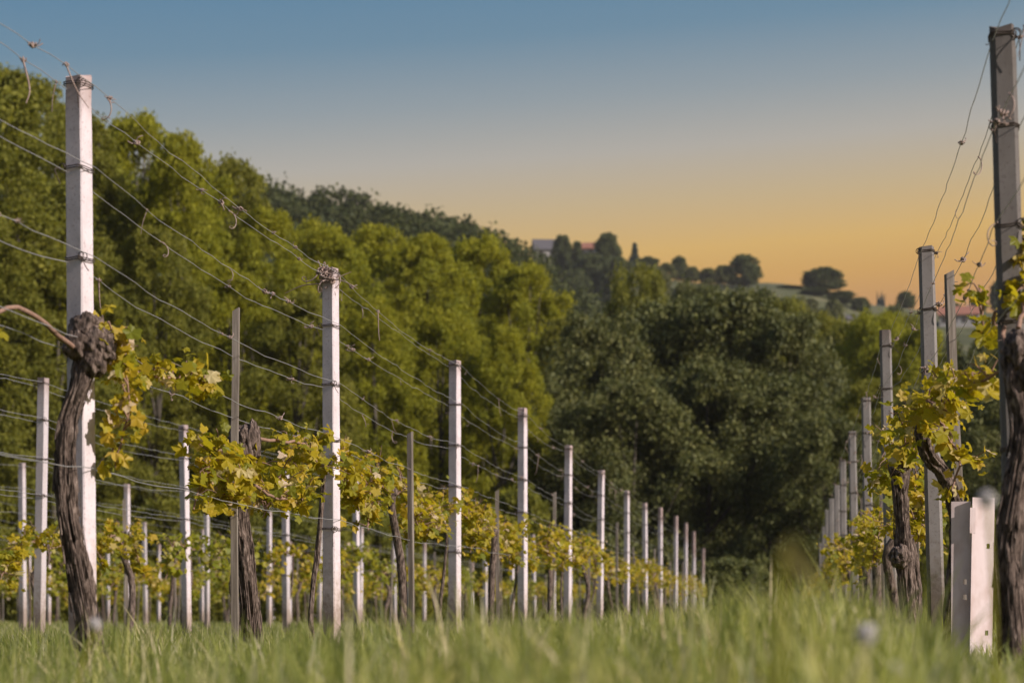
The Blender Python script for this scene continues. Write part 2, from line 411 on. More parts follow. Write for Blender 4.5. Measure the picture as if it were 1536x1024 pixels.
LOWR = [
    (-40, 300, 150, 74, 2, LOC2, 'leafy lower tree at the left edge of the picture'),
    (90, 380, 140, 76, 0, LOC2, 'dull green lower tree behind the gnarled nearest vine'),
    (230, 330, 120, 80, 1, LOC2, 'lower tree in front of the tall bright pair left of centre'),
    (345, 390, 110, 82, 3, LOC, 'lower bright tree behind the grey wooden stake'),
    (450, 430, 110, 80, 2, LOC2, 'lower tree right behind the second concrete post'),
    (560, 440, 110, 84, 0, LOC, 'lower bright tree between second and third concrete posts'),
    (665, 455, 105, 86, 3, LOC, 'lower bright tree directly behind the third concrete post'),
    (760, 480, 90, 84, 1, LOC, 'lower bright tree behind the fourth concrete post'),
    (820, 560, 70, 88, 2, OLV, 'dusky tree where bright wood meets the dark trees'),
]
for px, top, hw, D, k, m, lab in LOWR: tree(PRO[k], px, top, hw, D, m, lab, 'broadleaf_tree', G2)
G3 = 'big dark green trees in the middle'
DARK = [
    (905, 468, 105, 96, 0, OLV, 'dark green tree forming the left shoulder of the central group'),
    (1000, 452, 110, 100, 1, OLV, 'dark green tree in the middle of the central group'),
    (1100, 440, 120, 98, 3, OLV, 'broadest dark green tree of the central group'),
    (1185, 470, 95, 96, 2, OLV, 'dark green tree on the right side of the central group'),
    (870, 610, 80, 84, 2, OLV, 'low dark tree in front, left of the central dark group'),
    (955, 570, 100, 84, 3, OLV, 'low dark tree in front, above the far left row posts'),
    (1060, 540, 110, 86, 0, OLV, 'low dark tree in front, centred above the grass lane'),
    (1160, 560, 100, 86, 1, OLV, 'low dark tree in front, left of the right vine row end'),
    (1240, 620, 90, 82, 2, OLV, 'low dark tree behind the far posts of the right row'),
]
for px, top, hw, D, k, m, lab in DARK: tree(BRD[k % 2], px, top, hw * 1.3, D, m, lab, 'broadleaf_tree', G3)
G4 = 'mid green trees on the right'
RIGHT = [
    (955, 396, 75, 150, 2, LOC2, 'bright green tree peeking above the central dark group', ),
    (1045, 425, 70, 160, 1, OLV, 'dull tree top between bright peeking tree and lone hill tree'),
    (1175, 452, 75, 140, 3, LOC2, 'mid green tree behind the right shoulder of the dark group'),
    (1275, 478, 70, 132, 2, LOC2, 'mid green tree right of the tiny white building'),
    (1345, 474, 75, 130, 3, LOC2, 'mid green tree between third and second right posts'),
    (1120, 448, 80, 150, 2, OLV, 'dull tree filling the crest behind the dark group'),
    (1235, 462, 80, 135, 0, LOC2, 'bright tree below the umbrella shaped hilltop tree'),
    (1310, 470, 80, 128, 3, LOC, 'bright yellow green tree left of the leaning second right post'),
    (1385, 480, 80, 125, 1, LOC, 'bright tree behind the second right row post'),
    (1460, 505, 80, 115, 2, OLV, 'darker tree below the red roofed house on the right'),
    (1545, 480, 90, 108, 0, OLV, 'dark tree at the right edge behind the nearest right post'),
    (1310, 560, 85, 92, 1, LOC2, 'lower tree behind the third post of the right row'),
    (1400, 580, 85, 88, 3, OLV, 'lower dark tree behind the pale vine guard'),
    (1500, 590, 100, 84, 2, OLV, 'lower dark tree at the right edge behind the thick trunk'),
]
for px, top, hw, D, k, m, lab in RIGHT: tree(BRD[k % 2] if m is OLV or k > 1 else PRO[k], px, top, hw * 1.2, D, m, lab, 'broadleaf_tree', G4)
G5 = 'bushes along the foot of the wood'
for i, px in enumerate(range(-60, 1560, 105)):
    D = 74 + 5 * math.sin(i * 2.1)
    where = ['beyond the left picture edge', 'left of the nearest concrete post', 'right of the nearest thick vine trunk', 'behind the first wooden stake', 'left of the second concrete post',
             'right of the second concrete post', 'left of the third concrete post', 'behind the fourth concrete post', 'behind the fifth concrete post', 'behind the seventh concrete post',
             'behind the far end of the left row', 'at the end of the grass lane', 'behind the far end of the right row', 'behind the third right post', 'behind the pale vine guard', 'at the right picture edge'][i % 16]
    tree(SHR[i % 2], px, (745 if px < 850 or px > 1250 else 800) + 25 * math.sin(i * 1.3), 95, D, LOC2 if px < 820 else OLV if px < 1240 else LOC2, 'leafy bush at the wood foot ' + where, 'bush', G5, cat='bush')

# wooded ridge: one mass of far crowns
r = np.random.default_rng(5); mb = MB()
cs = []; crs = []
for k in range(620):
    px = r.uniform(-350, 930); D = 400 - abs(r.normal()) * 55
    if k % 3 == 0: D = 400 + r.uniform(-6, 6)
    b = hz(px, D, ridge1); h = r.uniform(2.5, 5.0)
    for q in range(5):
        cs.append(b + np.array([r.normal() * 2.2, r.normal() * 2.2, h * r.uniform(.3, 1)])); crs.append(r.uniform(1.2, 2.6))
clump_leaves(mb, np.array(cs), np.array(crs), 60, (.5, 1.1), r)
tag(mb.build('wooded_ridge', DRKR), 'dark distant wood covering the ridge at upper left', 'wood', kind='stuff')
# trees on the far hill
ORD_ = ['first', 'second', 'third', 'fourth', 'fifth', 'sixth', 'seventh', 'eighth', 'ninth', 'tenth', 'eleventh', 'twelfth', 'thirteenth', 'fourteenth', 'fifteenth', 'sixteenth']
FH = [
    (843, 353, 17, 560, 0, DRK, 'round dark tree just right of the grey roofed hilltop house'),
    (866, 362, 24, 555, 2, DRK, 'dark pointed conifer left of the red roofed hilltop house'),
    (888, 380, 30, 548, 1, DRK, 'dark bushy tree below the red roofed hilltop house'),
    (911, 350, 22, 580, 0, DRK, 'tall dark tree right of the red roofed hilltop house'),
    (952, 364, 13, 620, 2, CON, 'small bluish conifer on the hilltop skyline'),
    (972, 385, 17, 610, 1, DRK, 'low rounded tree right of the bluish conifer'),
    (1000, 395, 15, 600, 0, OLV, 'small green tree left of the narrow skyline tree'),
    (1019, 384, 12, 610, 1, DRK, 'narrow dark tree on the skyline in the middle'),
    (1038, 400, 13, 605, 0, OLV, 'low tree right of the narrow skyline tree'),
    (1062, 402, 14, 600, 1, OLV, 'small pale green tree on the meadow crest'),
    (1086, 398, 16, 600, 0, OLV, 'greyish tree beside the largest lone tree'),
    (1116, 382, 25, 590, 1, DRK, 'largest lone round tree on the skyline'),
    (1236, 402, 33, 600, 0, DRK, 'wide umbrella shaped tree on the skyline right of centre'),
    (1185, 430, 22, 590, 1, DRK, 'hedge tree left below the umbrella shaped tree'),
    (1222, 432, 24, 580, 0, DRK, 'hedge tree right below the umbrella shaped tree'),
    (1262, 436, 22, 580, 1, DRK, 'hedge tree right of the umbrella shaped tree'),
    (1290, 446, 16, 575, 0, DRK, 'last hedge tree where the far hill drops'),
    (1320, 446, 18, 900, 1, CON, 'pale hazy tree on the skyline left of second right post'),
    (1358, 437, 15, 620, 0, DRK, 'dark tree on the skyline touching the second right post'),
    (1432, 455, 17, 700, 1, DRK, 'small tree behind the red roofed house on the right'),
    (1466, 448, 17, 640, 0, DRK, 'dark tree right of the red roofed house on the right'),
    (1500, 420, 16, 600, 1, DRK, 'dark tree behind the nearest right post'),
    (812, 395, 20, 545, 1, DRK, 'dark tree below the gable of the grey roofed hilltop house'),
    (862, 405, 26, 520, 0, DRK, 'dark rounded tree on the slope under the pointed hilltop conifer'),
    (925, 385, 26, 540, 1, DRK, 'dark rounded tree on the slope right of the red roofed house'),
    (985, 402, 22, 530, 0, OLV, 'green tree on the slope below the bluish conifer'),
    (1150, 436, 20, 520, 1, OLV, 'green shrub right of and below the largest lone tree'),
    (1340, 462, 26, 420, 0, OLV, 'green bush on the right slope left of second right post'),
    (1300, 462, 24, 430, 1, DRK, 'dark bush on the right slope under the pale hazy tree'),
    (1250, 452, 26, 470, 0, OLV, 'green bush on the slope just under the hedge'),
    (1200, 446, 24, 480, 1, OLV, 'green bush on the slope left of the tiny white building'),
    (1000, 434, 14, 540, 0, DRK, 'low shrub on the left of the sloping meadow'),
    (1075, 428, 12, 540, 1, DRK, 'small shrub in the middle of the sloping meadow'),
    (1110, 430, 14, 530, 0, DRK, 'small shrub below the largest lone tree'),
]
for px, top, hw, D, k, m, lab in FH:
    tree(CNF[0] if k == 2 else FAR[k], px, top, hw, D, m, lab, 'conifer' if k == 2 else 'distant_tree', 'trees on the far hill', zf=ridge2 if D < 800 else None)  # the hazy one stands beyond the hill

for i, px in enumerate(range(980, 1300, 20)):
    pyc = np.interp(px, [960, 1160, 1230, 1290, 1400], [418, 436, 448, 472, 486])
    tree(FAR[i % 2], px + random.uniform(-5, 5), pyc + 1 + (i * 7 % 4) * 3, random.uniform(11, 19), 545 - (i * 5 % 4) * 14, DRK if i % 3 else OLV,
         ORD_[i] + ' low bush from the left scattered over the far meadow', 'bush', 'bushes on the far meadow', zf=ridge2, cat='bush')

# ------------------------------------------------------------------ houses on the hill
WALLM = solid('render_wall', [(0, (.33, .31, .31)), (1, (.42, .40, .40))], 1, bump=0)
ROOFG = solid('grey_roof', [(0, (.07, .065, .075)), (1, (.13, .12, .13))], 2, bump=0)
ROOFR = solid('red_roof', [(0, (.22, .09, .06)), (1, (.38, .17, .12))], 2, bump=0)
GLASS = solid('dark_window_glass', [(0, (.03, .03, .04)), (1, (.06, .06, .07))], 2, rough=.15, bump=0, spec=.6)
def house(px, py_base, D, w, d, h, rh, rot, roofm, label, win=3):
    b = P(px, py_base, D)
    root = empty('house', b, label, 'house', 'houses on the far hill'); root.rotation_euler.z = rot
    m = MB(); box(m, (0, 0, h / 2 - 4), (w, d, h + 8)); m.build('wall', WALLM, root)
    # gable ends + pitched roof with eaves
    m = MB(); e = .5
    v = [(-w / 2, -d / 2, h), (-w / 2, d / 2, h), (-w / 2, 0, h + rh), (w / 2, -d / 2, h), (w / 2, d / 2, h), (w / 2, 0, h + rh)]
    for g in (v[:3], v[3:]):
        m = MB(); m.add(g + [(x * .985, y, z) for x, y, z in g], [[0, 1, 2], [3, 5, 4]]); m.add(g + [(x * .985, y, z) for x, y, z in g], [[0, 1, 4, 3], [1, 2, 5, 4], [2, 0, 3, 5]]); m.build('gable', WALLM, root)
    m = MB()
    sl_ = rh / (d / 2); y0 = d / 2 + e; z0 = h - e * sl_
    for s in (-1, 1):
        A = [(-w / 2 - e, s * y0, z0 + .02), (w / 2 + e, s * y0, z0 + .02), (w / 2 + e, 0, h + rh + .02), (-w / 2 - e, 0, h + rh + .02)]
        A += [(x, y, z + .25) for x, y, z in A]
        m.add(A, [[0, 1, 2, 3], [4, 5, 6, 7], [0, 1, 5, 4], [2, 3, 7, 6], [0, 3, 7, 4], [1, 2, 6, 5]])
    roof = m.build('roof', roofm, root)
    m = MB(); box(m, (w * .2, d * .15, h + rh * .9), (.7, .7, 1.6)); m.build('chimney', WALLM, roof)
    for k in range(win):
        m = MB(); x = -w / 2 + (k + .5) * w / win
        box(m, (x, -d / 2 - .03, h * .55), (1.1, .1, 1.3)); m.build('window', GLASS, root)
    return root
house(826, 392, 600, 8.2, 7, 2.6, 2.6, R(12), ROOFG, 'white hilltop house with dark grey roof at the ridge end')
house(890, 388, 600, 6.5, 6, 2.2, 1.6, R(-8), ROOFR, 'red roofed house half hidden between hilltop trees')
house(1440, 492, 560, 9.0, 7.5, 2.8, 2.0, R(-6), ROOFR, 'white house with faded red roof near the right edge', 4)
house(1262, 492, 500, 2.6, 3.2, 1.8, .7, R(20), ROOFG, 'tiny white building among trees below the umbrella shaped tree', 1)

# ------------------------------------------------------------------ vine leaf templates
def leaf_template(n=26, teeth=True):
    pts = [(0, 0, 0)]
    for k in range(n):
        a = -math.pi / 2 + (k + .5) / n * 2 * math.pi
        # five lobes: tip at +pi/2
        b = a - math.pi / 2
        r0 = .42 + .075 * math.cos(5 * b) + .04 * math.cos(b)
        if abs(abs(b) - math.pi) < .35: r0 *= .55
        if teeth: r0 *= 1 + (.07 if k % 2 else -.05)
        x, y = r0 * math.cos(a), r0 * math.sin(a)
        z = -.45 * (x * x + y * y) + .06 * math.cos(5 * b + math.pi)
        pts.append((x, y + .30, z))
    pts[0] = (0, .22, .03)
    f = [[0, 1 + k, 1 + (k + 1) % n] for k in range(n)]
    return np.array(pts), np.array(f)
LV, LF = leaf_template(26)
LVs, LFs = leaf_template(10, False)

def vine_canes(mb_c, leaves, start, end_dy, drop, r, n_sh, rad=.006, side=0.0, bare=0, rise=.06, xw=.05, shl=(.05, .22), lf=(.034, .072), jl=(5, 10)):
    """a cane that leaves the head, follows the wire and bends down; green shoots with leaves come off it"""
    s = np.asarray(start, float)
    e = s + np.array([side + r.normal() * .03, end_dy, -drop])
    mid = s + np.array([side * .5 + r.normal() * .03, end_dy * .5, rise + r.normal() * .02])
    q = s + np.array([side * .8 + r.normal() * .03, end_dy * .8, -drop * .35 + r.normal() * .03])
    path = spline([s, mid, q, e], 18); path += r.normal(size=path.shape) * .004
    tube(mb_c, path, np.linspace(rad * 1.3, rad * .6, 18), 6)
    for k in range(n_sh):
        u = (k + r.random()) / n_sh
        if u < bare: continue
        b = path[int(u * 17)]
        L = r.uniform(*shl)
        dr = np.array([r.normal() * .55, r.normal() * .45, r.uniform(-.25, 1.0)]); dr /= np.linalg.norm(dr)
        tip = b + dr * L
        md = (b + tip) / 2 + np.array([r.normal() * .015, 0, .02])
        sp = spline([b, md, tip], 5); tube(mb_c, sp, np.linspace(.0035, .0015, 5), 4, cap=False)
        for j in range(r.integers(*jl)):
            w = r.uniform(.25, 1.05); p = b + (tip - b) * w + r.normal(size=3) * .026
            sz = r.uniform(*lf) * (1.2 - .5 * w)
            d = np.array([r.normal() * .7, r.normal() * .6, r.uniform(-1.0, .35)])
            leaves.append((p, d, sz))
def build_leaves(leaves, r, name, parent, near, org, material):
    pos = np.array([l[0] for l in leaves]) - org; d = np.array([l[1] for l in leaves]); s = np.array([l[2] for l in leaves])
    nr = np.array([.45, -.35, .75]) + .75 * unit(len(leaves), r)
    Rm = frames(d, nr); m = MB()
    sc3 = np.stack([s * r.uniform(.85, 1.15, len(s)), s, s * r.uniform(-.6, 1.6, len(s))], -1) * 1.25
    if near: scatter(m, LV, LF, pos, Rm, sc3)
    else: scatter(m, LVs, LFs, pos, Rm, sc3)
    return m.build(name, material, parent)

def vine(base, D, seed, label, group, row_near=True, path=None, rad=.028, head=.86, canes=None, lumps=(), dens=1.0, size=1.0, material=None, strands=0, slim=False):
    r = np.random.default_rng(seed)
    base = np.asarray(base, float)
    root = empty('grapevine', base, label, 'grapevine', group)
    hz_ = CZ + head
    if path is not None:
        q0 = np.array(path[0], float); q0[2] = base[2] - .15
        path = [q0] + list(path)
    if path is None:
        hx = r.normal() * .03
        path = [base + (0, 0, -.08), base + (r.normal() * .035, r.normal() * .05, .25), base + (r.normal() * .035, r.normal() * .05, .55),
                np.array([base[0] + hx, base[1] + r.normal() * .04, hz_ - .12]), np.array([base[0] + hx, base[1] + r.normal() * .05, hz_])]
    near = D < 13
    if slim: path = [np.array(q_) * (1, 1, 1) for q_ in path]; path[2][0] = base[0] - .012; path[3][0] = base[0] + .01
    n = 90 if near else 16
    sp = spline(path, n); rr = np.full(n, rad) * (1.15 - .3 * np.linspace(0, 1, n) + .5 * np.clip(np.linspace(0, 1, n) - .85, 0, 1) * 4 + .35 * np.clip(.12 - np.linspace(0, 1, n), 0, 1) * 6)
    m = MB(); tube(m, sp - base, rr, 44 if near else 8, rough=.42 if near else .25, seed=seed % 97, ridges=.95 if near else .3)
    tip = sp[-1]
    lumps = list(lumps) if len(lumps) else [((0, 0, 0), rad * 1.35)]
    for (o, lr) in lumps:
        lump(m, tip + np.array(o) - base, lr, seed=seed % 31 + o[0] * 9, n=24 if near else 7, amp=.26, f=2.6)
    for k in range(strands):           # shreds of loose bark lying along the trunk
        i0 = r.integers(4, n - 22); ln = r.integers(8, 20); a = r.random() * 6.28
        seg = sp[i0:i0 + ln] - base + np.array([math.cos(a), math.sin(a), 0]) * (rr[i0:i0 + ln] * np.linspace(.98, 1.0 + r.uniform(.05, .5), ln)[::r.choice([-1, 1])])[:, None]
        tube(m, seg, np.linspace(.0026, .001, ln) * r.uniform(.7, 1.5), 4, cap=False)
    m.build('trunk', BARK, root, smooth=True)
    leaves = []
    if canes is None:
        canes = []
        for s in (-1, 1):
            canes.append(dict(end_dy=s * r.uniform(.85, 1.2), drop=r.uniform(.12, .30), n_sh=int(26 * dens), side=r.normal() * .04, bare=.08))
    for c in canes:
        mc = MB(); start = tip + np.array(c.pop('off', (0, 0, -.02)))
        vine_canes(mc, leaves, start, r=r, **c)
        for i in range(len(mc.v)): mc.v[i] = mc.v[i] - base
        mc.build('cane', CANE, root, smooth=True)
    if leaves:
        if size != 1: leaves = [(a, b, s * size) for a, b, s in leaves]
        build_leaves(leaves, r, 'foliage', root, D < 22, base, material or VLEAF)
    return root

# ------------------------------------------------------------------ posts
def octa(w, c):
    h = w / 2; k = h - c
    return [(k, -h), (h, -k), (h, k), (k, h), (-k, h), (-h, k), (-h, -k), (-k, -h)]
def tie_mesh(w, seed):
    r = np.random.default_rng(seed); m = MB()
    q = [(x * 1.06, y * 1.06) for x, y in octa(w, .014)]
    for turn in range(2):
        pts = [(x, y, .006 * math.sin(i + seed) + turn * .007) for i, (x, y) in enumerate(q)]; pts.append(pts[0])
        tube(m, spline(pts, 26), .0019, 5)
    c = np.array([(.5 if seed % 2 else -.5) * w, -w * .52, 0])
    a = np.linspace(0, 2 * np.pi * 1.4, 16)
    tube(m, np.stack([c[0] + np.cos(a) * .014, c[1] - .01 + .003 * a, c[2] + np.sin(a) * .014 + .005], -1), .0018, 5)
    e = c + np.array([r.normal() * .02, -.02, -.035 - .05 * r.random()])
    tube(m, spline([c, (c + e) / 2 + r.normal(size=3) * .012, e], 8), .0016, 5)
    return m.mesh('wire_tie', TIE, True)
PW = .072
TIES = [tie_mesh(PW, s) for s in (1, 2, 3, 4)]
LEV = [1.70, 1.43, 1.14, .86]
def concrete_post(x, y, top, lean, seed, label, group, detail=True, w=PW, rot=0, mt=None, ch=.07):
    r = np.random.default_rng(seed)
    gz = float(ground_z(x, y))
    H = CZ + top - gz
    root_o = None
    m = MB(); n = 26
    prof = octa(w, w * ch)
    V = []
    zs = np.linspace(-.1, H, n)
    for i, z in enumerate(zs):
        k = 1 + (.10 * (1 - z / H) if True else 0)       # cast posts are a little stouter at the foot
        for (px_, py_) in prof:
            j = .0007 if i < n - 1 else .0035
            V.append((px_ * k + r.normal() * j * .6, py_ * k + r.normal() * j * .6, z + (r.normal() * .004 if i == n - 1 else 0)))
    Fc = [[i * 8 + j, i * 8 + (j + 1) % 8, (i + 1) * 8 + (j + 1) % 8, (i + 1) * 8 + j] for i in range(n - 1) for j in range(8)]
    m.add(V, Fc)
    t = V[-8:]; c = (0, 0, H + .004); m.add(t + [c], [[j, (j + 1) % 8, 8] for j in range(8)])
    o = m.build('concrete_post', mt or CONC[seed % 2], None); o.location = (x, y, gz); o.rotation_euler = (r.normal() * .004, lean, rot)
    tag(o, label, 'post', group)
    if detail:
        for k, l in enumerate(LEV):
            tme = TIES[(seed + k) % 4]; t = bpy.data.objects.new('wire_tie', tme); COL.objects.link(t); t.parent = o
            t.location = (0, 0, H - (top - l) if top > l else H - .05)
        if seed % 3 == 0:
            t = bpy.data.objects.new('wire_tie', TIES[seed % 4]); COL.objects.link(t); t.parent = o; t.location = (0, 0, CZ + .4); t.scale = (1.06, 1.06, 1)
    return o
def wood_stake(x, y, top, lean, leany, seed, label, group, w=.029):
    r = np.random.default_rng(seed); gz = float(ground_z(x, y)); H = CZ + top - gz
    m = MB(); n = 14; V = []
    for i, z in enumerate(np.linspace(-.08, H, n)):
        bx = .004 * math.sin(z * 3 + seed)
        for sx_, sy_ in ((-1, -1), (1, -1), (1, 1), (-1, 1)):
            V.append((sx_ * w / 2 + bx + r.normal() * .0006, sy_ * w / 2 + r.normal() * .0006, z + (.008 * sx_ if i == n - 1 else 0)))
    m.add(V, [[i * 4 + j, i * 4 + (j + 1) % 4, (i + 1) * 4 + (j + 1) % 4, (i + 1) * 4 + j] for i in range(n - 1) for j in range(4)] + [[(n - 1) * 4 + j for j in range(4)]])
    o = m.build('wooden_stake', WOOD, None); o.location = (x, y, gz); o.rotation_euler = (leany, lean, r.uniform(-.3, .3))
    return tag(o, label, 'stake', group)

ORD = ['first', 'second', 'third', 'fourth', 'fifth', 'sixth', 'seventh', 'eighth', 'ninth', 'tenth', 'eleventh', 'twelfth', 'thirteenth', 'fourteenth', 'fifteenth', 'sixteenth',
       'seventeenth', 'eighteenth', 'nineteenth', 'twentieth', 'twenty first', 'twenty second', 'twenty third', 'twenty fourth', 'twenty fifth', 'twenty sixth', 'twenty seventh', 'twenty eighth', 'twenty ninth', 'thirtieth']
# wires
def wire(posts, lev, side, seed, label, group, ntend=0, y0=None, rad=.0015, tmax=40):
    """posts: list of (x at that height, y, top) along the row"""
    r = np.random.default_rng(seed); pts = []
    X0 = posts[0][0]
    ext = [(posts[0][0], posts[0][1] - 4.4, posts[0][2])] + list(posts)
    for i in range(len(ext) - 1):
        a, b = ext[i], ext[i + 1]
        n = max(4, int((b[1] - a[1]) / .16)) if a[1] < 30 else 6
        sag = r.uniform(.01, .06) if lev > 1 else r.uniform(.0, .03)
        for k in range(n):
            u = k / n
            x = a[0] * (1 - u) + b[0] * u + side * PW * .56
            z0 = CZ + min(lev, a[2] - .03) * (1 - u) + min(lev, b[2] - .03) * u
            y = a[1] * (1 - u) + b[1] * u
            z = z0 - sag * 4 * u * (1 - u)
            jit = .0022 if 0 < k < n - 1 else 0
            pts.append((x + r.normal() * jit * .8, y, z + (r.normal() * jit + .012 * nz((seed, y * 1.6, lev)))))
    b = ext[-1]; pts.append((b[0] + side * PW * .56, b[1], CZ + min(lev, b[2] - .03)))
    pts = np.array(pts); o0 = pts[0].copy()
    m = MB(); tube(m, pts - o0, rad, 4)
    o = m.build('trellis_wire', WIRE, None, smooth=True); o.location = o0
    tag(o, label, 'wire', group)
    cand = [i for i in range(2, len(pts) - 1) if Y_MIN < pts[i][1] < tmax]
    for k in range(ntend):
        i = cand[int((len(cand) - 1) * (r.random() ** 1.3))]
        t = bpy.data.objects.new('tendril', TEND[r.integers(6)] if r.random() > .35 else TEND[r.integers(2)]); COL.objects.link(t); t.parent = o
        t.location = pts[i] - o0; t.rotation_euler = (r.normal() * .2, r.normal() * .2, r.random() * 6.28); s = r.uniform(.7, 1.5); t.scale = (s, s, s)
    return o
Y_MIN = 6.5

def tendril_meshes():
    out = []
    for s in range(6):
        r = np.random.default_rng(300 + s); m = MB()
        if s < 2:       # tight knot round the wire
            a = np.linspace(0, 2 * np.pi * 3.5, 40)
            tube(m, np.stack([np.cos(a) * .0048 * (1 + .5 * np.sin(a * 1.7)), (a / 22 - .5) * .016 * (1 + .5 * np.sin(a * .6)), np.sin(a) * .0048 * (1 + .4 * np.cos(a * 2.3))], -1), .0022, 4)
            for k in range(3):
                e = unit(1, r)[0] * .025; tube(m, spline([(0, 0, 0), e * .5 + r.normal(size=3) * .006, e], 6), .0015, 4)
        elif s < 4:     # curl hanging
            a = np.linspace(0, 2 * np.pi * 1.3, 20)
            rr_ = np.linspace(.004, .018, 20)
            tube(m, np.stack([np.cos(a) * rr_, np.sin(a * .5) * .008, -a * .008 + np.sin(a) * rr_], -1), np.linspace(.002, .0011, 20), 4)
        else:           # long straw
            e = np.array([r.normal() * .02, r.normal() * .02, -.09 - .05 * r.random()])
            tube(m, spline([(0, 0, .002), e * .5 + r.normal(size=3) * .012, e], 10), np.linspace(.0022, .001, 10), 4)
            a = np.linspace(0, 2 * np.pi * 2, 20); tube(m, np.stack([np.cos(a) * .005, (a / 12 - .5) * .012, np.sin(a) * .005], -1), .0016, 4)
        out.append(m.mesh('tendril', TENDRIL, True))
    return out
TEND = tendril_meshes()
# ---------------------------------------------------------------- the front left row
X1 = -2.26
L1 = [(125, 116), (498, 403), (682, 541), (784, 612), (851, 668), (899, 706), (940, 736), (968, 754), (990, 761), (1013, 774), (1028, 784), (1041, 797), (1052, 822), (1062, 850)]
posts1 = []
GP1 = 'concrete posts of the front left vine row'
for i, (px, py) in enumerate(L1):
    y = Yof(px, X1); D = Dof(X1, y); top = (HY - py) / F * D
    posts1.append((X1, y, top))
    lab = ['nearest and tallest concrete post with a gnarled vine in front', 'second nearest concrete post with tangled dry tendrils at its top'][i] if i < 2 else \
          ORD[i] + ' pale concrete post from the camera in the front left row'
    concrete_post(X1, y, top, [-.004, -.002, .003, 0, .006][i] if i < 5 else random.gauss(0, .013), 100 + i * 7 + (i % 2), lab, GP1, detail=i < 9, w=.063, rot=R(-20))
p2 = [o for o in bpy.data.objects if o.name.startswith('concrete_post') and 'second nearest' in o.get('label', '')][0]
H2 = CZ + posts1[1][2] - p2.location.z
rr2 = np.random.default_rng(88)
for k in range(16):
    t = bpy.data.objects.new('tendril', TEND[k % 5]); COL.objects.link(t); t.parent = p2
    t.location = (rr2.uniform(-.045, .03), -.036 + rr2.normal() * .006, H2 - rr2.uniform(.0, .07)); t.rotation_euler = (rr2.normal(), rr2.normal(), rr2.random() * 6); s_ = rr2.uniform(1.2, 2.4); t.scale = (s_,) * 3
for e0, e1 in (((-.03, -.05, H2 - .08), (-.22, -.08, H2 - .12)), ((.02, -.05, H2 - .06), (.19, -.06, H2 - .12))):
    m = MB(); e0 = np.array(e0); e1 = np.array(e1); tube(m, spline([e0, (e0 + e1) / 2 + (0, 0, .015), e1], 10), np.linspace(.0035, .0018, 10), 5); m.build('twig', TENDRIL, p2, smooth=True)
GV1 = 'grapevines of the front left row'
# first vine: thick gnarled trunk leaning in front of the nearest post
pth = [P(140, 1005, 7.7), P(132, 930, 7.7), P(118, 850, 7.7), P(103, 770, 7.68), P(98, 690, 7.68), P(102, 630, 7.68), P(122, 570, 7.68), P(130, 520, 7.7)]
b0 = P(140, 985, 7.7); b0[2] = float(ground_z(b0[0], b0[1]))
vine(b0, 8, 501, 'thick gnarled old vine with swollen head against the nearest post', GV1, path=pth, rad=.033,
     lumps=[((.0, 0, .055), (.056, .055, .05)), ((.03, -.01, .01), (.052, .055, .055)), ((-.02, -.025, -.0), (.046, .05, .05)), ((.062, .0, .0), (.034, .045, .055)), ((.03, -.02, -.05), (.04, .045, .05))], strands=70,
     canes=[dict(off=(-.02, -.03, -.02), end_dy=-1.1, drop=-.05, n_sh=6, rad=.007, side=-.02, bare=.6, rise=.07, shl=(.02, .08)),
            dict(off=(.03, .03, -.02), end_dy=1.35, drop=-.02, n_sh=24, rad=.006, side=.02, rise=.0, shl=(.02, .09), lf=(.028, .06)),
            dict(off=(.07, .02, .02), end_dy=.12, drop=.40, n_sh=17, rad=.004, side=-.02, rise=.0, shl=(.02, .06), lf=(.03, .06)),
            dict(off=(.05, .0, .04), end_dy=.05, drop=-.03, n_sh=5, rad=.004, side=.04, rise=.0, shl=(.02, .07), lf=(.03, .055))])
vi = 0
def posx(i): return X1
mids = []
for i in range(len(posts1) - 1):
    ya, yb = posts1[i][1], posts1[i + 1][1]
    if i > 0: mids.append((ya - .12, False, i))
    mids.append(((ya + yb) / 2 + (.05 if i == 0 else 0), True, i))
stk_tops = {0: 1.28, 1: 1.07, 2: .95, 3: 1.15, 4: .9, 5: 1.2, 6: 1.0, 7: 1.1, 8: 1.0, 9: 1.1, 10: 1.0, 11: 1.0, 12: 1.0}
